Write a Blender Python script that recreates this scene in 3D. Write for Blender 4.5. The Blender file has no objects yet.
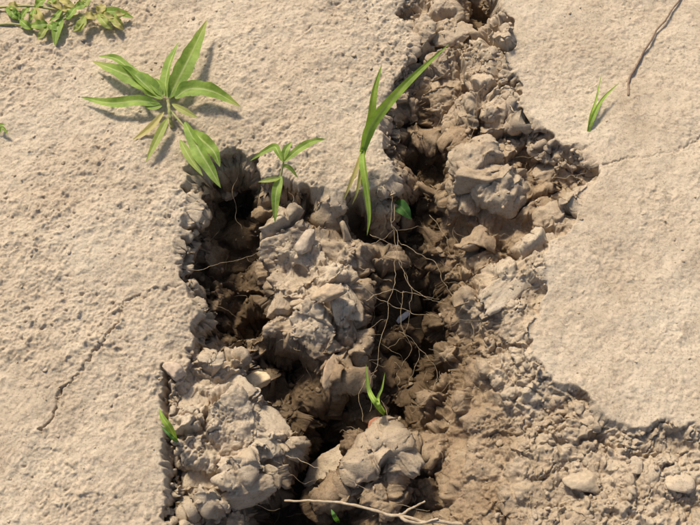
import bpy, math, random
import numpy as np
from mathutils import Vector
random.seed(7); rng=np.random.default_rng(11)
S=bpy.context.scene

# ---------------------------------------------------------------- camera
TILT=math.radians(25); HF=math.radians(40); D=0.35/math.tan(HF/2)
CAM=np.array([0,-D*math.sin(TILT),D*math.cos(TILT)])
cd=bpy.data.cameras.new("camera"); cam=bpy.data.objects.new("camera",cd); S.collection.objects.link(cam)
cam.location=CAM; cam.rotation_euler=(TILT,0,0); cd.sensor_width=36; cd.lens=18/math.tan(HF/2)
cd.clip_start=0.02; cd.clip_end=500; S.camera=cam
FWD=np.array([0,math.sin(TILT),-math.cos(TILT)]); UP=np.array([0,math.cos(TILT),math.sin(TILT)]); RT=np.array([1.,0,0])
TH=math.tan(HF/2)
def P(x,y,z=0.0):
    """image pixel, cast through the camera -> world position at height z (mm)"""
    z=z*0.001
    d=FWD+RT*((x-350)/350*TH)+UP*(-(y-262.5)/350*TH)
    t=(z-CAM[2])/d[2]
    return CAM+d*t

# ---------------------------------------------------------------- noise
def _h(ix,iy,iz,s):
    h=(ix.astype(np.int64)*73856093)^(iy.astype(np.int64)*19349663)^(iz.astype(np.int64)*83492791)^(s*1013904223)
    h&=0xffffffff
    h=((h^(h>>15))*0x2c1b3c6d)&0xffffffff
    h=((h^(h>>12))*0x297a2d39)&0xffffffff
    return h^(h>>15)
def r01(h): return (h&0xffff)/65535.0
def noise3(p,s=0):
    f=np.floor(p); t=p-f; t=t*t*t*(t*(t*6-15)+10); i=f.astype(np.int64); out=0
    for a in (0,1):
        for b in (0,1):
            for c in (0,1):
                w=(t[:,0] if a else 1-t[:,0])*(t[:,1] if b else 1-t[:,1])*(t[:,2] if c else 1-t[:,2])
                out=out+w*r01(_h(i[:,0]+a,i[:,1]+b,i[:,2]+c,s))
    return out*2-1
def fbm(p,o=4,s=0,g=0.5):
    a=1;t=0;n=0
    for k in range(o):
        t=t+a*noise3(p*(2.03**k)+k*13.7,s+k); n+=a; a*=g
    return t/n
def worley3(p,s=0,flat=False):
    f=np.floor(p).astype(np.int64); n=len(p)
    F1=np.full(n,9.);F2=np.full(n,9.);R=np.zeros(n);C=np.zeros((n,3));R2=np.zeros(n)
    for a in (-1,0,1):
        for b in (-1,0,1):
            for c in ((0,) if flat else (-1,0,1)):
                g=f+np.array([a,b,c]); h=_h(g[:,0],g[:,1],g[:,2],s); h2=_h(g[:,0],g[:,1],g[:,2],s+77)
                ctr=g+np.stack([r01(h),r01(h>>16),np.full(n,.5) if flat else r01(h2)],1)
                d=p-ctr
                if flat: d[:,2]=0
                q=np.sqrt((d*d).sum(1)); m=q<F1
                F2=np.where(m,F1,np.minimum(F2,q)); F1=np.where(m,q,F1)
                R=np.where(m,r01(h2>>16),R); R2=np.where(m,r01((h2>>4)^h),R2); C=np.where(m[:,None],d,C)
    return F1,F2,R,R2,C
def ss(a,b,x):
    t=np.clip((x-a)/(b-a),0,1); return t*t*(3-2*t)

# ---------------------------------------------------------------- terrain grid
STEP=0.00085
def axis(a,b):
    c=list(np.arange(a,b,STEP)); s=STEP; v=c[-1]; hi=[]
    while v<60: s*=1.1; v+=s; hi.append(v)
    s=STEP; v=c[0]; lo=[]
    while v>-60: s*=1.1; v-=s; lo.append(v)
    return np.array(lo[::-1]+c+hi)
AX=axis(-0.45,0.45); AY=axis(-0.30,0.38)
nx,ny=len(AX),len(AY)
X,Y=np.meshgrid(AX,AY); px=X.ravel(); py=Y.ravel(); N=len(px)
near=(np.abs(px)<1.2)&(np.abs(py)<1.2)
sp=np.maximum(np.gradient(AX)[None,:].repeat(ny,0),np.gradient(AY)[:,None].repeat(nx,1)).ravel()
fade=lambda L: np.clip(L/(sp*2.0)-.5,0,1)   # drop detail that the mesh spacing cannot carry

poly=[(402,-140),(398,-30),(403,20),(400,60),(392,90),(388,120),(402,150),(392,172),(372,182),(345,180),(318,186),(292,176),(272,180),(262,160),(250,143),(236,138),
(222,150),(205,152),(190,165),(180,190),(178,225),(170,260),(184,290),(196,318),(196,342),(172,362),(160,380),(160,410),(168,440),(163,470),(166,500),(176,530),(170,640),(190,800),
(800,800),(860,470),(760,412),(700,420),(662,426),(625,430),(600,408),(575,385),(550,368),(534,345),(540,318),(550,290),(553,262),(548,243),(566,226),(580,208),(597,192),(600,172),(596,157),(575,152),(556,146),(538,125),(522,104),(515,75),(517,40),(508,5),(512,-140)]
W=np.array([P(a,max(b,-400))[:2] for a,b in poly])
def sdist(x,y):
    d=np.full(len(x),1e9); ins=np.zeros(len(x),bool)
    for k in range(len(W)):
        a=W[k];b=W[(k+1)%len(W)]; e=b-a
        t=np.clip(((x-a[0])*e[0]+(y-a[1])*e[1])/(e@e),0,1)
        d=np.minimum(d,(x-a[0]-t*e[0])**2+(y-a[1]-t*e[1])**2)
        c=((a[1]>y)!=(b[1]>y)); den=(b[1]-a[1]) if abs(b[1]-a[1])>1e-12 else 1e-12
        ins^=c&(x<(b[0]-a[0])*(y-a[1])/den+a[0])
    d=np.sqrt(d); return np.where(ins,d,-d)
P3=np.stack([px,py,np.zeros(N)],1)
sd=np.full(N,-1.0); nn=np.where(near)[0]
q=P3[nn]
wx=px[nn]+0.018*fbm(q*28,4,3,.55)+0.002*fbm(q*150,3,5); wy=py[nn]+0.018*fbm(q*28+50,4,4,.55)+0.002*fbm(q*150+9,3,6)
sd[nn]=sdist(wx,wy)
qq=q+0.008*np.stack([fbm(q*60,2,7),fbm(q*60+8,2,8),0*px[nn]],1)
F1_,F2_,Ra,Rb,C_=worley3(qq*40,15,True)
sd[nn]+=0.006*(Ra-.5)*(px[nn]<0.16)*ss(0,.2,F2_-F1_)

cp=[(420,10,-14),(450,10,-20),(488,3,-70),(500,30,-12),(430,50,-20),(470,50,-24),(405,70,-35),(420,100,-55),(450,90,-32),(490,90,-12),(510,130,-30),(470,130,-35),(440,130,-85),(410,150,-90),(480,160,-8),(500,185,-10),(460,180,-25),(520,165,-35),(545,160,-60),(575,170,-48),(550,190,-40),(580,190,-32),(560,215,-16),(530,215,-34),(490,215,-40),(430,190,-80),(450,215,-60),(410,200,-95),(420,235,-90),
(250,160,-105),(230,155,-110),(205,180,-70),(200,220,-62),(225,220,-85),(250,210,-75),(200,260,-66),(230,260,-85),(215,300,-85),(250,295,-125),(220,330,-60),(270,190,-50),(285,210,-16),(300,240,-12),(340,200,-45),(325,190,-50),(350,230,-20),(380,240,-60),(365,200,-70),(280,270,-18),(310,280,-8),(340,290,-12),(270,310,-22),(300,320,-18),(350,320,-34),(330,350,-42),(300,360,-75),(270,345,-90),(260,360,-80),(380,300,-80),(385,340,-95),(400,280,-110),(415,320,-175),(435,265,-160),(430,300,-145),(430,350,-110),(400,370,-105),(350,390,-90),(320,420,-190),(318,400,-150),(300,400,-105),(325,440,-170),(300,460,-140),(275,490,-155),(300,500,-145),(340,500,-105),(330,475,-52),(360,450,-20),(390,440,-18),(380,480,-36),(400,420,-40),(420,400,-65),(350,420,-55),
(230,350,-24),(205,360,-12),(185,380,-9),(185,420,-8),(205,440,-10),(230,400,-9),(250,430,-10),(285,430,-20),(230,470,-14),(260,470,-32),(200,490,-22),(168,490,-60),(175,515,-60),(230,515,-40),(250,380,-24),(280,390,-65),
(480,290,-22),(510,280,-4),(540,250,-3),(460,280,-80),(470,250,-65),(500,240,-50),(520,320,-10),(490,330,-26),(460,330,-62),(450,370,-62),(480,380,-32),(510,370,-18),(540,380,-14),(450,420,-48),(490,420,-34),(540,420,-22),(590,430,-16),(640,450,-11),(690,450,-9),(430,460,-60),(480,470,-34),(540,480,-20),(600,480,-12),(660,500,-9),(430,500,-65),(480,510,-36),(560,520,-18),
(300,600,-80),(420,600,-50),(200,600,-40),(560,610,-20),(450,-60,-22),(760,500,-6),(700,600,-8)]
num=np.zeros(len(nn));den=np.full(len(nn),1e-12)
wx2=px[nn]+0.008*fbm(q*38+7,3,13); wy2=py[nn]+0.008*fbm(q*38+70,3,14)
for a,b,z in cp:
    w0=P(a,b)
    r2=(wx2-w0[0])**2+(wy2-w0[1])**2
    w=1/(1+(r2/0.011**2))**2.8
    num+=w*z*0.001; den+=w
depth=num/den
ew=0.022+0.026*fbm(q*22+4,2,17)
edge=ss(0,1,(sd[nn]+.001)/np.maximum(ew,.008))
edge=np.clip(edge*0.88+0.12*ss(-0.001,0.004,sd[nn]),0,1)
lipR=ss(.14,.2,px[nn])*ss(-.02,-.05,py[nn])          # thin crust slab on the right ends in a small step
edge=edge*(1-lipR)+lipR*np.clip(.5*ss(-.0005,.004,sd[nn])+.5*ss(0,.02,sd[nn]),0,1)

z=np.zeros(N)
z+=0.006*fbm(P3*6,3,20)*fade(.1)+0.0034*fbm(P3*22,4,21)*fade(.02)
rim=np.zeros(N); rim[nn]=np.exp(-np.abs(np.minimum(sd[nn],0))/0.045)
lf=1-ss(0.05,0.15,px)
z-=0.012*rim*lf-0.002*rim*(1-lf)
z[nn]+=depth*edge
rough=np.zeros(N); rough[nn]=ss(-0.001,0.006,sd[nn])
leftness=1-0.55*ss(0.06,0.16,px+0.2*np.clip(-py,0,1))
# crust relief: irregular crumbly skin, sparse rain pits
m=np.where(fade(.006)>0)[0]; pm=P3[m]
patch=np.clip(.5+1.6*fbm(pm*16,3,29),0.1,1.4)
cr=(1-rough[m])*fade(.006)[m]*leftness[m]*(.45+.55*patch)
pw_=pm+0.004*np.stack([fbm(pm*120,3,1),fbm(pm*120+9,3,2),0*m],1)
F1,F2,R,R2,C=worley3(pw_*110,30,True)
g=ss(0,1,np.clip((0.30+0.4*R)-F1,0,1)*1.6)*(R2>0.5); z[m]+=cr*0.0028*g
F1,F2,R,R2,C=worley3(pw_*290,31,True)
g=np.clip((0.55)-F1,0,1)*(R2>0.4); z[m]+=cr*0.0020*g
F1,F2,R,R2,C=worley3(pw_*120+0.5,32,True)
g=ss(0,1,np.clip((0.10+.28*R)-F1,0,1)*2.4)*(R2>0.6); z[m]-=cr*0.0036*g
z[m]+=cr*0.0030*fbm(pm*75,5,33,.62)+cr*0.0010*fbm(pm*420,3,34)
z[m]+=(1-rough[m])*0.0016*fbm(pm*45,3,36)*fade(.006)[m]
def crack(pts,wid,dep,mod=0):
    global z
    pw=[P(a,b)[:2] for a,b in pts]
    d=np.full(len(nn),9.); xx=px[nn]+0.007*fbm(q*50,3,41)+.003*fbm(q*260,2,9); yy=py[nn]+0.007*fbm(q*50+30,3,42)+.003*fbm(q*260+5,2,19)
    for a,b in zip(pw[:-1],pw[1:]):
        e=b-a; t=np.clip(((xx-a[0])*e[0]+(yy-a[1])*e[1])/(e@e),0,1)
        d=np.minimum(d,np.hypot(xx-a[0]-t*e[0],yy-a[1]-t*e[1]))
    md=1 if not mod else np.clip(.8+.7*noise3(q*40,44),0.35,1)
    z[nn]-=dep*md*np.exp(-(d/wid)**2)
crack([(180,281),(150,288),(125,303),(105,330),(85,362),(62,385),(55,410),(42,432)],0.0009,0.0055,1)
crack([(600,165),(640,160),(672,152),(705,138)],0.0008,0.003,1)
crack([(318,392),(320,410),(324,440),(312,465)],0.005,0.05)
crack([(166,365),(163,400),(170,450),(165,500),(178,540)],0.003,0.02)
crack([(290,340),(262,345),(240,330),(225,300)],0.004,0.03)

# clods displaced along the surface normal for the eroded soil
Z=z.reshape(ny,nx)
gy,gx=np.gradient(Z,AY,AX)
nrm=np.stack([-gx.ravel(),-gy.ravel(),np.ones(N)],1); nrm/=np.linalg.norm(nrm,axis=1)[:,None]
V=np.stack([px,py,z],1)
mm=np.where((rough>0.02)&(fade(.01)>0))[0]; B=V[mm].copy(); Nn=nrm[mm]; f=fade(.01)[mm]*ss(0.02,.8,rough[mm])
wp=B+0.009*np.stack([fbm(B*45,3,51),fbm(B*45+20,3,52),fbm(B*45+40,3,53)],1)+0.0028*np.stack([fbm(B*200,2,54),fbm(B*200+9,2,55),fbm(B*200+4,2,56)],1)
disp=np.zeros(len(mm))
rgt=ss(P(430,400)[0],P(480,400)[0],B[:,0])*ss(P(400,250)[1],P(400,310)[1],B[:,1])
steep=np.clip(1.25-Nn[:,2],0,1)
for sc,amp,s,ed,rg in ((22,0.020,61,.18,.35),(55,0.0070,62,.20,.75),(125,0.0028,63,.26,1.4),(300,0.0013,64,.33,1.5)):
    F1,F2,R,R2,C=worley3(wp*sc+s,s)
    gr=ss(0.0,ed,F2-F1)
    pres=ss(-0.15,0.4,noise3(B*sc*0.35+3,s+5)) if sc>30 else 1.0
    if sc<100: pres=pres*(1-.3*steep)
    tl=(C[:,0]*(R-.5)+C[:,1]*(R2-.5)+C[:,2]*(.5-R))*2.2
    disp+=amp*(1-rgt+rg*rgt)*pres*(gr*(0.45+0.6*R+tl)-0.45)
disp+=(0.006+.005*rgt)*fbm(B*32,4,70)+0.0042*fbm(B*85,5,71,.62)
V[mm]+=Nn*(disp*f)[:,None]

def newmesh(name,V,F,mat,smooth=True):
    me=bpy.data.meshes.new(name); V=np.asarray(V,dtype=np.float32); F=np.asarray(F,dtype=np.int32)
    me.vertices.add(len(V)); me.vertices.foreach_set("co",V.ravel())
    k=F.shape[1]; me.loops.add(F.size); me.loops.foreach_set("vertex_index",F.ravel())
    me.polygons.add(len(F)); me.polygons.foreach_set("loop_start",np.arange(0,F.size,k,dtype=np.int32))
    try: me.polygons.foreach_set("loop_total",np.full(len(F),k,dtype=np.int32))
    except Exception: pass
    me.update(calc_edges=True)
    me.polygons.foreach_set("use_smooth",np.full(len(me.polygons),smooth)); 
    me.materials.append(mat)
    ob=bpy.data.objects.new(name,me); S.collection.objects.link(ob); return ob
def fattr(ob,name,vals):
    a=ob.data.attributes.new(name,'FLOAT','POINT'); a.data.foreach_set("value",np.asarray(vals,dtype=np.float32))

# ---------------------------------------------------------------- materials
def mat(name):
    m=bpy.data.materials.new(name); m.use_nodes=True; nt=m.node_tree
    return m,nt,nt.nodes["Principled BSDF"]
def ramp(nt,els):
    r=nt.nodes.new("ShaderNodeValToRGB"); e=r.color_ramp.elements
    while len(e)<len(els): e.new(0.5)
    for k,(p,c) in enumerate(els):
        e[k].position=p; e[k].color=(*c,1) if len(c)==3 else c
    return r
def nz(nt,co,sc,det=4,rough=.55):
    n=nt.nodes.new("ShaderNodeTexNoise"); n.inputs["Scale"].default_value=sc; n.inputs["Detail"].default_value=det; n.inputs["Roughness"].default_value=rough
    nt.links.new(co,n.inputs["Vector"]); return n.outputs["Fac"]
def mix(nt,f,a,b,mode='MIX'):
    n=nt.nodes.new("ShaderNodeMix"); n.data_type='RGBA'; n.blend_type=mode
    for s,v in ((n.inputs[0],f),(n.inputs[6],a),(n.inputs[7],b)):
        if isinstance(v,(int,float)): s.default_value=v
        elif isinstance(v,tuple): s.default_value=(*v,1)
        else: nt.links.new(v,s)
    return n.outputs[2]
def soil(name):
    m,nt,b=mat(name); L=nt.links
    co=nt.nodes.new("ShaderNodeNewGeometry").outputs["Position"]
    at=nt.nodes.new("ShaderNodeAttribute"); at.attribute_name="wet"
    dp=nt.nodes.new("ShaderNodeAttribute"); dp.attribute_name="deep_tone"
    tn=nt.nodes.new("ShaderNodeAttribute"); tn.attribute_name="tone"
    big=ramp(nt,[(0.3,(0.49,0.385,0.27)),(0.5,(0.59,0.475,0.345)),(0.72,(0.66,0.55,0.41))]); L.new(nz(nt,co,9,7,.62),big.inputs[0])
    sm=ramp(nt,[(0.34,(0.60,0.56,0.53)),(0.5,(1,1,1)),(0.68,(1.12,1.12,1.12))]); L.new(nz(nt,co,150,9,.8),sm.inputs[0])
    crust=mix(nt,0.85,big.outputs[0],sm.outputs[0],'MULTIPLY')
    # scattered darker and paler sand grains
    gr=ramp(nt,[(0.30,(0.45,0.40,0.36)),(0.38,(1,1,1)),(0.66,(1,1,1)),(0.74,(1.25,1.25,1.27))]); L.new(nz(nt,co,620,2,.5),gr.inputs[0])
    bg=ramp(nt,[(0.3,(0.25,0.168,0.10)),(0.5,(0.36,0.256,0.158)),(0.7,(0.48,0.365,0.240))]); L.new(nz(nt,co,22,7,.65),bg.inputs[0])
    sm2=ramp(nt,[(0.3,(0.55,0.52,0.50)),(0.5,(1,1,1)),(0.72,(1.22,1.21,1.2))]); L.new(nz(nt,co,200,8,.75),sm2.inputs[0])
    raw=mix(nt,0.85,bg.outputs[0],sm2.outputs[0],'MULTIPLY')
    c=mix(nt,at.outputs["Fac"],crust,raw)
    c=mix(nt,dp.outputs["Fac"],c,mix(nt,0.8,(0.115,0.074,0.040),sm2.outputs[0],'MULTIPLY'))  # blends towards dark brown with depth
    c=mix(nt,.7,c,gr.outputs[0],'MULTIPLY')
    tr=ramp(nt,[(0,(0.74,0.72,0.70)),(0.5,(1,1,1)),(1,(1.18,1.16,1.14))]); L.new(tn.outputs["Fac"],tr.inputs[0])
    c=mix(nt,1.0,c,tr.outputs[0],'MULTIPLY')
    L.new(c,b.inputs["Base Color"]); b.inputs["Roughness"].default_value=0.95; b.inputs["Specular IOR Level"].default_value=0.12
    h1=nz(nt,co,300,9,.8); bm=nt.nodes.new("ShaderNodeBump"); bm.inputs["Strength"].default_value=0.85; bm.inputs["Distance"].default_value=0.0026
    L.new(h1,bm.inputs["Height"]); L.new(bm.outputs[0],b.inputs["Normal"])
    return m
M_soil=soil("dry_soil")

idx=np.arange(N,dtype=np.int32).reshape(ny,nx)
F=np.stack([idx[:-1,:-1],idx[:-1,1:],idx[1:,1:],idx[1:,:-1]],-1).reshape(-1,4)
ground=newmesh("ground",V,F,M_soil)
wet=np.zeros(N); dd=np.zeros(N); dd[nn]=-depth*edge
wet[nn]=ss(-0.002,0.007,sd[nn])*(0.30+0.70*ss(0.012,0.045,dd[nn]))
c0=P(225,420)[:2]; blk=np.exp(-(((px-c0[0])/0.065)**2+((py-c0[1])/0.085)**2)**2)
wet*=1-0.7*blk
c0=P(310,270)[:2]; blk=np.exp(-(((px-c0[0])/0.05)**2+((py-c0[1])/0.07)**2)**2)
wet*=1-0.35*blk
nzv=rough*fbm(P3*40,2,80)
wet=np.clip(wet+0.25*nzv,0,1)
deep_tone=np.clip(ss(0.045,0.095,-V[:,2]+0.015*nzv)*.9,0,1)  # soil colour gets darker the lower the ground lies
fattr(ground,"wet",wet); fattr(ground,"tone",np.full(N,0.5)); fattr(ground,"deep_tone",deep_tone)

def H(x,y):
    i=min(max(np.searchsorted(AX,x),0),nx-1); j=min(max(np.searchsorted(AY,y),0),ny-1)
    return V[j*nx+i,2]
def G(a,b):
    for zz in np.arange(15,-160,-1.5):
        p=P(a,b,zz)
        if H(p[0],p[1])>=p[2]: return np.array([p[0],p[1],H(p[0],p[1])])
    return P(a,b,-60)

# ---------------------------------------------------------------- crumbs / clods
def ico(sub):
    import bmesh
    bm=bmesh.new(); bmesh.ops.create_icosphere(bm,subdivisions=sub,radius=1)
    v=np.array([x.co[:] for x in bm.verts]); f=np.array([[y.index for y in x.verts] for x in bm.faces]); bm.free(); return v,f
def lump(sub,s,k=7,flat=.75):
    v,f=ico(sub); r=np.random.default_rng(s)
    d=r.normal(size=(k+4,3)); d/=np.linalg.norm(d,axis=1)[:,None]; o=r.uniform(.5,.95,k+4)
    rr=np.min(np.where((v@d.T)>0.05,o/np.maximum(v@d.T,0.05),3),axis=1); rr=np.minimum(rr,1.15)
    v=v*rr[:,None]; v=v*(1+0.10*fbm(v*2.5+s,3,s))[:,None]
    if sub>=3: v=v*(1+0.05*fbm(v*9+s,3,s+1))[:,None]
    if sub>=5: v=v*(1+0.13*fbm(v*3+s,4,s+2)+0.05*fbm(v*11+s,4,s+3,.65))[:,None]
    v*=np.array([r.uniform(.8,1.3),r.uniform(.7,1),flat*r.uniform(.7,1)]); return v,f
def scatter(name,n,size,prob,sub,kinds,flat=.75,sink=.25):
    ts=[lump(sub,100+k,flat=flat) for k in range(kinds)]
    fine=np.where((np.abs(px)<.6)&(np.abs(py)<.5))[0]
    pr=prob[fine]*sp[fine]**2; pr=pr/pr.sum()
    ch=rng.choice(fine,n,p=pr); vs=[];fs=[];ws=[];tn=[];dm=[];o=0
    for i in ch:
        v,f=ts[rng.integers(kinds)]
        s=size(); a=rng.uniform(0,6.28); ca,sa=math.cos(a),math.sin(a)
        t=rng.uniform(-.5,.5); ct,st=math.cos(t),math.sin(t)
        R=np.array([[ca,-sa,0],[sa,ca,0],[0,0,1]])@np.array([[1,0,0],[0,ct,-st],[0,st,ct]])
        vs.append(v@R.T*s+V[i]+np.array([rng.uniform(-4e-4,4e-4),rng.uniform(-4e-4,4e-4),s*sink])); fs.append(f+o); o+=len(v)
        ws.append(np.full(len(v),np.clip(wet[i]*rng.uniform(.5,1),0,1))); tn.append(np.full(len(v),rng.uniform(.15,.9))); dm.append(np.full(len(v),deep_tone[i]*rng.uniform(.3,1)))
    ob=newmesh(name,np.concatenate(vs),np.concatenate(fs),M_soil)
    fattr(ob,"wet",np.concatenate(ws)); fattr(ob,"tone",np.concatenate(tn)); fattr(ob,"deep_tone",np.concatenate(dm)); return ob
dens=0.5+0.5*fbm(P3*25,3,90)
flatness=nrm[:,2]
rr_=ss(P(430,400)[0],P(480,400)[0],px)
scatter("soil_crumbs",15000,lambda:0.0006+0.0011*rng.random()**2+0.002*rng.random()**8,(0.15*leftness+rough*ss(.3,.7,dens)*flatness*(1+rr_)),2,8)
scatter("soil_granules",1800,lambda:0.0018+0.003*rng.random()**2.5,(0.004*leftness+rough*ss(.35,.7,dens)*flatness**2*(1+rr_)),2,8)
scatter("soil_clods",150,lambda:0.004+0.009*rng.random()**2,(rough*ss(.3,.6,dens)*flatness**3),4,8,flat=.7,sink=.0)
vs=[];fs=[];ws=[];tn=[];o=0
for k,(a,b,s,rot,el,wt) in enumerate([(488,172,34,.3,(1.2,.9,.8),.55),(470,195,20,1.,(1,1,.7),.6),(514,276,26,.75,(2.0,.75,.7),.2),(318,290,34,.2,(1.2,.9,.6),.35),(285,302,22,1.2,(1,1,.7),.45),(350,300,18,2.,(1,.8,.7),.4),
   (345,458,34,.5,(1.3,.9,.7),.4),(395,442,24,2.2,(1.2,.8,.7),.5),(225,385,30,.4,(1.3,.9,.5),.15),(262,432,34,2.6,(1.2,.9,.6),.1),(212,450,34,1.2,(1.3,1,.5),.1),(188,405,24,1.6,(1.3,1,.5),.1),(335,248,28,2.8,(1.2,.9,.7),.4),(298,208,20,1.4,(1.3,.8,.8),.4),(285,240,22,.6,(1.,.9,.8),.4),
   (240,350,18,.3,(1.2,.9,.7),.4),(455,30,18,.5,(1.2,1,.6),.4),(435,60,15,1.8,(1.2,1,.6),.5),(500,60,13,1.8,(1.2,1,.6),.4),(460,460,14,.2,(1.2,1,.6),.6),(225,190,13,.4,(1.2,1,.8),.7),(240,490,22,.2,(1.3,1,.6),.3),(548,172,14,.8,(1.2,1,.8),.7),(562,196,12,.2,(1.2,1,.8),.6),(208,290,16,.5,(1,1,.8),.6),(322,345,18,1.5,(1,1,.8),.5)]):
    v,f=lump(5,300+k,k=8,flat=1.); v=v*np.array(el)*s*.001; c,sn=math.cos(rot),math.sin(rot)
    tx=np.random.default_rng(k).uniform(-.35,.35); R=np.array([[c,-sn,0],[sn,c,0],[0,0,1]])@np.array([[1,0,0],[0,math.cos(tx),-math.sin(tx)],[0,math.sin(tx),math.cos(tx)]])
    p0=G(a,b); v=v@R.T+p0-np.array([0,0,s*.0004]); vs.append(v);fs.append(f+o);o+=len(v)
    ws.append(np.clip(wt+.35*fbm(v*60,2,5),0,1)); tn.append(np.full(len(v),.5))
big=newmesh("large_soil_clods",np.concatenate(vs),np.concatenate(fs),M_soil)
fattr(big,"wet",np.concatenate(ws)); fattr(big,"tone",np.concatenate(tn)); fattr(big,"deep_tone",np.zeros(o))

def stone(name,a,b,s,col,seed,rot=0,asp=(1.3,.85,.6),lift=.4):
    m,nt,bs=mat(name+"_material"); co=nt.nodes.new("ShaderNodeNewGeometry").outputs["Position"]
    r=ramp(nt,[(.3,tuple(c*.75 for c in col)),(.7,tuple(min(1,c*1.15) for c in col))]); nt.links.new(nz(nt,co,260,5),r.inputs[0]); nt.links.new(r.outputs[0],bs.inputs["Base Color"]); bs.inputs["Roughness"].default_value=.85
    bm=nt.nodes.new("ShaderNodeBump"); bm.inputs["Distance"].default_value=.0008; bm.inputs["Strength"].default_value=.5; nt.links.new(nz(nt,co,500),bm.inputs["Height"]); nt.links.new(bm.outputs[0],bs.inputs["Normal"])
    v,f=lump(4,seed,flat=1); v=v*np.array(asp)*s*.001
    c,sn=math.cos(rot),math.sin(rot); v=v@np.array([[c,-sn,0],[sn,c,0],[0,0,1]]).T
    p=G(a,b); v=v+p+np.array([0,0,s*.001*lift]); return newmesh(name,v,f,m)
stone("tan_stone",256,385,12,(0.66,0.50,0.31),3,.1,lift=.7)
stone("red_stone",374,424,6,(0.40,0.17,0.09),4,.6,lift=.6)
stone("white_stone",401,321,7,(0.72,0.67,0.60),5,.8,lift=.8)
stone("pink_stone",176,374,12,(0.48,0.36,0.26),6,2.6)
stone("pink_stone",328,300,14,(0.42,0.31,0.20),8,.5,lift=.8)
stone("pink_stone",330,373,10,(0.34,0.24,0.15),9,1.3)
stone("grey_stone",587,481,14,(0.40,0.31,0.21),12,.2,(1.2,1,.7),lift=.1)
stone("grey_stone",308,243,11,(0.42,0.33,0.24),13,1.,lift=.8)

# ---------------------------------------------------------------- plants
def leafmat(name,dark,light,mid):
    m,nt,b=mat(name); L=nt.links
    co=nt.nodes.new("ShaderNodeNewGeometry").outputs["Position"]
    r=ramp(nt,[(.3,dark),(.7,light)]); L.new(nz(nt,co,90,5),r.inputs[0])
    at=nt.nodes.new("ShaderNodeAttribute"); at.attribute_name="rib"
    rr=ramp(nt,[(.84,(0,0,0)),(.98,(.8,.8,.8))]); L.new(at.outputs["Fac"],rr.inputs[0])
    c=mix(nt,rr.outputs[0],r.outputs[0],mid)
    sp_=ramp(nt,[(.60,(0,0,0)),(.72,(1,1,1))]); L.new(nz(nt,co,260,5,.7),sp_.inputs[0])
    sp2=mix(nt,.45,(0,0,0),sp_.outputs[0]); c=mix(nt,sp2,c,(0.42,0.40,0.16))
    dm=nt.nodes.new("ShaderNodeAttribute"); dm.attribute_name="dry"
    c=mix(nt,dm.outputs["Fac"],c,(0.50,0.40,0.17))
    L.new(c,b.inputs["Base Color"]); b.inputs["Roughness"].default_value=.62; b.inputs["Specular IOR Level"].default_value=.25
    tr=nt.nodes.new("ShaderNodeBsdfTranslucent"); L.new(mix(nt,1.0,c,(1.4,1.5,.6),'MULTIPLY'),tr.inputs[0])
    ms=nt.nodes.new("ShaderNodeMixShader"); ms.inputs[0].default_value=.32
    L.new(b.outputs[0],ms.inputs[1]); L.new(tr.outputs[0],ms.inputs[2]); L.new(ms.outputs[0],nt.nodes["Material Output"].inputs[0])
    bm=nt.nodes.new("ShaderNodeBump"); bm.inputs["Distance"].default_value=.0008; bm.inputs["Strength"].default_value=.6; L.new(nz(nt,co,300),bm.inputs["Height"]); L.new(bm.outputs[0],b.inputs["Normal"])
    return m
M_weed=leafmat("weed_leaf",(0.15,0.24,0.04),(0.30,0.40,0.085),(0.46,0.51,0.22))
M_grass=leafmat("grass_leaf",(0.16,0.26,0.035),(0.30,0.42,0.07),(0.42,0.50,0.15))
M_dark=leafmat("dark_green_leaf",(0.05,0.13,0.03),(0.09,0.20,0.04),(0.16,0.27,0.08))  # darker green of a few small leaves and blades
def woodm(name,a,b_):
    m,nt,b=mat(name); co=nt.nodes.new("ShaderNodeNewGeometry").outputs["Position"]
    r=ramp(nt,[(.3,a),(.7,b_)]); nt.links.new(nz(nt,co,200,5),r.inputs[0]); nt.links.new(r.outputs[0],b.inputs["Base Color"]); b.inputs["Roughness"].default_value=.85; return m
M_root=woodm("dry_root",(0.24,0.165,0.09),(0.44,0.34,0.21)); M_twig=woodm("twig_bark",(0.12,0.075,0.05),(0.26,0.18,0.12)); M_pale=woodm("pale_twig",(0.30,0.22,0.14),(0.48,0.38,0.26))
M_stem=woodm("weed_stem",(0.24,0.28,0.08),(0.40,0.33,0.16))
def crv(pts,n):
    p=np.array(pts,float); 
    if len(p)==2: p=np.array([p[0],(p[0]+p[1])/2,p[1]])
    q_=np.vstack([2*p[0]-p[1],p,2*p[-1]-p[-2]]); out=[]
    T=np.linspace(0,len(p)-1-1e-6,n)
    for t in T:
        i=int(t);u=t-i;a,b,c,d=q_[i:i+4]
        out.append(.5*((2*b)+(-a+c)*u+(2*a-5*b+4*c-d)*u*u+(-a+3*b-3*c+d)*u**3))
    return np.array(out)
def W3(pts):
    return [G(*p) if len(p)==2 else P(*p) for p in pts]
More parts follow.
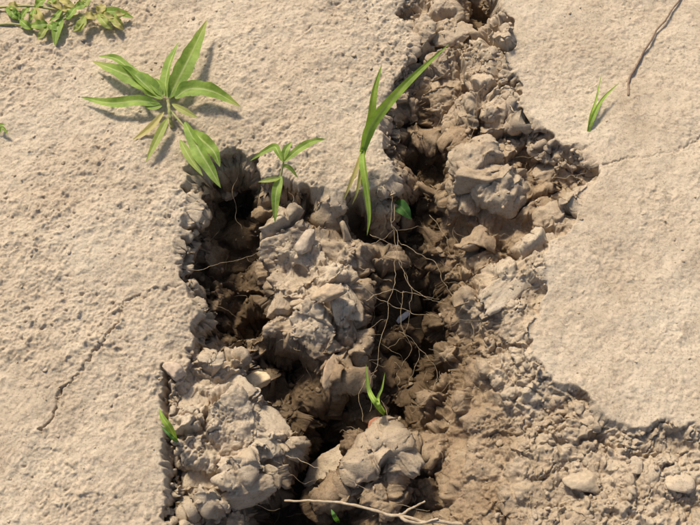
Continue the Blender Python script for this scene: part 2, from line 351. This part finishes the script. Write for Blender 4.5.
class Plant:
    def __init__(s,name):
        s.name=name; s.e=bpy.data.objects.new(name,None); S.collection.objects.link(s.e); s.k=0; s.zs=1.
    def add(s,ob): ob.parent=s.e
    def pts(s,pts): return [(a[0],a[1],a[2]*s.zs) if len(a)==3 else a for a in pts]
    def leaf(s,pts,w,m,prof='lance',fold=.25,tw=0.,wave=.0,dry=0.,drytip=0.,teeth=0.):
        s.k+=1; n=40; c=crv(W3(s.pts(pts)),n); nw=7; w=w*.001
        t=np.linspace(0,1,n)
        if prof=='lance': pr=np.sin(np.pi*np.clip(t,0,1)**0.85)**.75*(1-.25*t); pr=np.maximum(pr,.12*(1-t))
        elif prof=='grass': pr=np.minimum(1,.55+t*2)*(1-t**2.6)**.9
        elif prof=='oval': pr=np.sqrt(np.clip(1-(2*t-1)**2,0,1))
        pr=pr*(1+teeth*np.sin(t*55)*.5+teeth*np.sin(t*31+1))
        tg=np.gradient(c,axis=0); tg/=np.linalg.norm(tg,axis=1)[:,None]
        up=np.array([math.sin(tw),-.25,math.cos(tw)]); vs=[];rb=[];dr=[]
        ph=rng.uniform(0,6)
        for i in range(n):
            sd_=np.cross(tg[i],up); sd_/=np.linalg.norm(sd_)+1e-9; nr=np.cross(sd_,tg[i])
            for j in range(nw):
                u=(j/(nw-1))*2-1
                vs.append(c[i]+sd_*u*w/2*pr[i]+nr*(abs(u)*fold*w/2*pr[i]+wave*w*math.sin(t[i]*16+ph+(1.6 if u>0 else 0))*abs(u)*pr[i]))
                rb.append(1-abs(u)*(.55 if prof=='grass' else 1)); dr.append(min(1,dry+drytip*max(0,(t[i]-.8)/.2)))
        I=np.arange(n*nw).reshape(n,nw); F_=np.stack([I[:-1,:-1],I[:-1,1:],I[1:,1:],I[1:,:-1]],-1).reshape(-1,4)
        ob=newmesh("leaf_%d"%s.k,vs,F_,m); fattr(ob,"rib",rb); fattr(ob,"dry",dr); s.add(ob)
    def stem(s,pts,r0,r1,m):
        s.k+=1; s.add(tube("stem_%d"%s.k,W3(s.pts(pts)),r0,r1,m))
def tubegeo(c,r0,r1,k=6,jit=.0,n=None):
    n=n or max(12,len(c)*7); c=crv(c,n); c=c+jit*np.stack([fbm(c*60+r0*9e3,3,1),fbm(c*60+31,3,2),fbm(c*60+57,3,3)],1)
    tg=np.gradient(c,axis=0); tg/=np.linalg.norm(tg,axis=1)[:,None]; a=np.array([.3,.2,1.]); vs=[]
    for i in range(n):
        s1=np.cross(tg[i],a); s1/=np.linalg.norm(s1); s2=np.cross(s1,tg[i]); r=(r0+(r1-r0)*i/(n-1))*.001*(1+.15*math.sin(i*1.7))
        for j in range(k):
            th=2*math.pi*j/k; vs.append(c[i]+r*(s1*math.cos(th)+s2*math.sin(th)))
    F_=[[i*k+j,i*k+(j+1)%k,(i+1)*k+(j+1)%k,(i+1)*k+j] for i in range(n-1) for j in range(k)]
    return np.array(vs),np.array(F_)
def tube(name,c,r0,r1,m,k=8,jit=0.):
    v,f=tubegeo(c,r0,r1,k,jit); return newmesh(name,v,f,m)

p=Plant("weed_rosette"); p.zs=.42
p.stem([(172,128),(170,115,12),(168,100,22)],2.2,1.8,M_stem)
p.stem([(168,108,14),(182,124,12),(196,140,6)],1.3,1.0,M_stem)
L=p.leaf
L([(169,98,22),(180,76,36),(193,50,46),(207,20,40)],22,M_weed,fold=.3,tw=.3,teeth=.05,drytip=.5,wave=.05)
L([(167,97,24),(166,80,34),(171,60,42),(179,42,38)],14,M_weed,fold=.5,tw=-.5,wave=.05)
L([(175,98,24),(190,89,32),(214,92,30),(241,107,12)],20,M_weed,fold=.35,wave=.10,teeth=.05,drytip=.5)
L([(160,104,22),(138,101,28),(110,103,24),(80,97,14)],14,M_weed,fold=.4,wave=.08)
L([(162,99,24),(147,85,34),(122,73,36),(92,61,22)],22,M_weed,fold=.3,wave=.14,teeth=.07,drytip=.5)
L([(158,97,26),(140,80,38),(118,60,38),(98,56,26)],12,M_weed,fold=.5,tw=.6,wave=.12)
L([(162,96,26),(155,85,34),(146,74,34)],10,M_weed,fold=.5)
L([(165,96,26),(160,85,32),(155,78,34)],8,M_weed,fold=.3)
L([(190,130,14),(202,140,16),(214,152,14),(220,167,4)],16,M_weed,fold=.4,wave=.14)
L([(185,122,14),(198,148,16),(210,168,10),(221,188,-6)],18,M_weed,fold=.45,tw=-.4,wave=.1)
L([(180,140,8),(190,158,8),(203,176,0)],10,M_weed,fold=.3,dry=.15)
L([(168,118,14),(158,138,12),(146,162,4)],10,M_weed,fold=.4,dry=.25)
L([(164,112,14),(150,128,10),(133,140,3)],8,M_weed,fold=.4,dry=.8)
L([(162,106,20),(150,106,22),(138,94,22)],9,M_weed,fold=.3)
L([(172,104,20),(186,112,20),(198,118,15)],8,M_weed,fold=.3,dry=.4)

p=Plant("weed_seedling")
p.stem([(273,222),(277,196,8),(281,175,22),(284,160,34)],1.5,1.,M_stem); L=p.leaf
L([(284,162,34),(298,150,38),(312,142,36),(326,139,30)],9,M_weed,fold=.4,wave=.1)
L([(283,162,34),(278,152,38),(274,147,36),(262,153,30),(250,161,22)],8,M_weed,fold=.4)
L([(284,160,34),(286,150,38),(292,142,38)],8,M_weed,fold=.5)
L([(280,178,22),(270,180,26),(258,182,22)],6,M_weed,fold=.4,dry=.2)
L([(281,175,22),(276,195,18),(275,223,2)],11,M_weed,fold=.35,wave=.06)
L([(282,165,30),(290,168,28),(298,178,20)],5,M_weed,fold=.3)

p=Plant("grass_tuft"); L=p.leaf
p.stem([(372,236),(366,205,-30),(361,175,-5),(363,150,12)],1.6,1.4,M_stem)
L([(362,152,12),(372,124,36),(402,88,62),(450,43,75)],12,M_grass,'grass',fold=.35,tw=.4)
L([(363,150,14),(370,120,30),(374,92,44),(382,64,50)],10,M_grass,'grass',fold=.4,tw=.5)
L([(363,148,12),(364,165,14),(367,185,5),(370,215,-15),(367,236,-35)],10,M_grass,'grass',fold=.45,tw=-.8)
L([(363,150,10),(358,165,6),(350,185,-6),(340,208,-30)],5,M_grass,'grass',fold=.3,dry=.85)
L([(364,150,10),(361,170,2),(357,192,-12),(352,205,-25)],4,M_grass,'grass',dry=.6)
L([(366,145,14),(362,160,10),(364,178,0)],5,M_grass,'grass',dry=.4)

p=Plant("round_leaf_seedling"); L=p.leaf
p.stem([(398,222),(399,217,-45)],.8,.7,M_stem)
L([(393,204,-40),(402,208,-35),(411,219,-44)],17,M_dark,'lance',fold=.3,wave=.06)
L([(444,134),(448,126,-35),(452,120,-34)],8,M_dark,'lance')

p=Plant("grass_sprout"); L=p.leaf
L([(386,416),(378,406,-12),(369,390,-4),(366,364,8)],6,M_grass,'grass',fold=.4)
L([(386,416),(380,408,-12),(378,398,-6),(382,388,0),(385,372,6)],3.5,M_grass,'grass',fold=.4)
p=Plant("grass_sprout"); L=p.leaf
L([(176,440),(170,428,8),(163,418,14),(159,408,14)],7,M_grass,'grass',fold=.4)
L([(178,442),(171,436,6),(160,425,8)],4,M_dark,'grass',fold=.4)
p=Plant("grass_sprout"); L=p.leaf
L([(588,132),(592,120,8),(602,100,13),(620,82,14)],5,M_grass,'grass',fold=.4)
L([(588,132),(591,116,8),(596,100,12),(602,72,15)],3.5,M_grass,'grass',fold=.4)
L([(589,132),(590,124,6),(594,112,10),(606,96,11)],3.5,M_grass,'grass',fold=.4,dry=.2)
p=Plant("grass_sprout"); L=p.leaf
L([(340,524),(335,517,-40),(331,509,-36)],5,M_dark,'lance',fold=.3)

p=Plant("creeping_weed"); p.zs=.65; L=p.leaf
p.stem([(-30,28,4),(10,24,6),(40,27,8),(75,16,12),(112,18,10)],1.6,1.,M_stem)
p.stem([(-10,8,4),(30,6,10),(70,10,12),(95,-4,12)],1.6,1.,M_stem)
p.stem([(60,18,10),(78,2,18),(85,-14,18)],1.5,1.,M_stem)
rr=random.Random(5)
for (a,b,zz) in [(20,20,8),(8,6,8),(35,8,12),(48,24,10),(62,10,14),(75,8,18),(85,16,14),(98,14,14),(110,16,12),(58,-4,14),(-12,14,8),(90,-4,14)]:
    for k in range(3):
        th=rr.uniform(0,6.28); l=rr.uniform(12,24)
        L([(a,b,zz),(a+l*.5*math.cos(th),b+l*.5*math.sin(th),zz+4),(a+l*math.cos(th),b+l*.8*math.sin(th),zz+rr.uniform(-8,0))],rr.uniform(7,12),M_weed,'lance',fold=.4,wave=.14,dry=rr.choice([0,0,.3,.8]))
L([(62,18,12),(57,30,14),(55,46,6)],13,M_weed,fold=.3)
L([(100,12,14),(116,12,16),(134,18,10)],12,M_weed,fold=.3)
p=Plant("weed_seedling"); L=p.leaf
L([(-2,136),(2,128,6),(8,134,4)],5,M_weed); L([(-2,136),(-2,126,6),(5,124,4)],5,M_weed)

tube("dry_twig",W3([(627,96),(629,80,3),(640,58,4),(655,33,4),(668,16,3),(684,-6)]),1.3,0.9,M_twig,jit=.002)
e=bpy.data.objects.new("fallen_twig",None); S.collection.objects.link(e)
for nm,pts,r0,r1 in (("main",[(285,500,-52),(325,502,-42),(360,506,-30),(400,516,-28),(450,524,-32),(480,530,-32)],1.,2.),("side",[(400,516,-28),(412,508,-24),(425,500,-26)],1.4,.8),("side_2",[(398,515,-28),(408,522,-26),(440,520,-28)],2.,1.)):
    o=tube(nm,W3(pts),r0,r1,M_pale,jit=.003); o.parent=e
roots=[[(392,190,-20),(393,225,-30),(402,262,-35),(415,290,-35),(446,306,-35)],[(392,205,-25),(396,260,-40),(388,310,-45),(375,370,-50),(368,410,-60)],
[(372,232,-30),(392,250,-35),(408,275,-38),(412,300,-40),(405,330,-55)],[(366,300,-30),(385,290,-35),(410,292,-38),(440,300,-38)],
[(400,330,-50),(420,350,-55),(438,375,-50),(430,400,-50)],[(188,272,-20),(215,265,-30),(240,258,-35),(270,250,-28)],[(398,240,-38),(430,262,-42),(455,300,-40)],
[(405,290,-38),(400,320,-45),(410,345,-50),(400,365,-55)],[(476,110),(478,130),(486,90),(492,70)],[(520,180),(545,177,-20),(570,175,-12),(590,172,-4)],[(360,285,-28),(400,310,-42),(440,318,-42),(452,322)],
[(455,300),(472,330),(475,350),(470,375)],[(290,455,-35),(320,470,-25),(350,480,-25),(385,500,-25),(430,510,-25)],
[(350,240),(375,245,-25),(400,230,-40),(440,228,-45)],[(430,215,-40),(445,240,-45),(455,262,-45)],[(500,20),(490,60,-10),(478,100,-12),(470,140,-12)],
[(375,370,-50),(360,395,-50),(365,420,-45)],[(410,420),(430,395,-40),(442,370,-40)],[(240,150,-30),(235,190,-45),(240,230,-45)],[(460,205),(455,230),(460,255)]]
vs=[];fs=[];o=0
for r in roots:
    a=rng.uniform(.2,.4); v,f_=tubegeo(W3(r),a,a*.5,5,.006,44); vs.append(v);fs.append(f_+o);o+=len(v)
for k in range(280):
    a=rng.uniform(190,600);b=rng.uniform(20,515)
    w0=G(a,b); i=np.searchsorted(AX,w0[0]); j=np.searchsorted(AY,w0[1])
    if wet[j*nx+i]<.4: continue
    th=rng.uniform(0,6.28); l=rng.uniform(.010,.035); dv=np.array([math.cos(th),math.sin(th),0])*l
    pts=[w0-[0,0,.003],w0+dv*.4+[0,0,rng.uniform(.001,.006)],w0+dv*.8+[rng.uniform(-.005,.005),rng.uniform(-.005,.005),rng.uniform(-.002,.005)],w0+dv*1.2-[0,0,.004]]
    v,f_=tubegeo(pts,.22,.12,4,.005,24); vs.append(v);fs.append(f_+o);o+=len(v)
newmesh("dry_roots",np.concatenate(vs),np.concatenate(fs),M_root)

# ---------------------------------------------------------------- light (hazy late sun)
sv=np.array([-0.50,0.86]); sv/=np.linalg.norm(sv); EL=math.radians(50)
dirv=Vector((sv[0]*math.cos(EL),sv[1]*math.cos(EL),math.sin(EL)))
sl=bpy.data.lights.new("sun",'SUN'); sl.energy=4.8; sl.angle=math.radians(9.0); sl.color=(1,.92,.77)
so=bpy.data.objects.new("sun",sl); S.collection.objects.link(so); so.rotation_euler=dirv.to_track_quat('Z','Y').to_euler(); so.location=dirv*5
w=bpy.data.worlds.new("World"); S.world=w; w.use_nodes=True; nt=w.node_tree
sk=nt.nodes.new("ShaderNodeTexSky"); sk.sky_type='NISHITA'; sk.sun_disc=False; sk.sun_elevation=EL; sk.sun_rotation=math.atan2(sv[0],sv[1]); sk.dust_density=3.0
bg=nt.nodes["Background"]; bg.inputs[1].default_value=.13; nt.links.new(sk.outputs[0],bg.inputs[0])
S.view_settings.view_transform='Standard'; S.view_settings.look='None'; S.view_settings.exposure=0
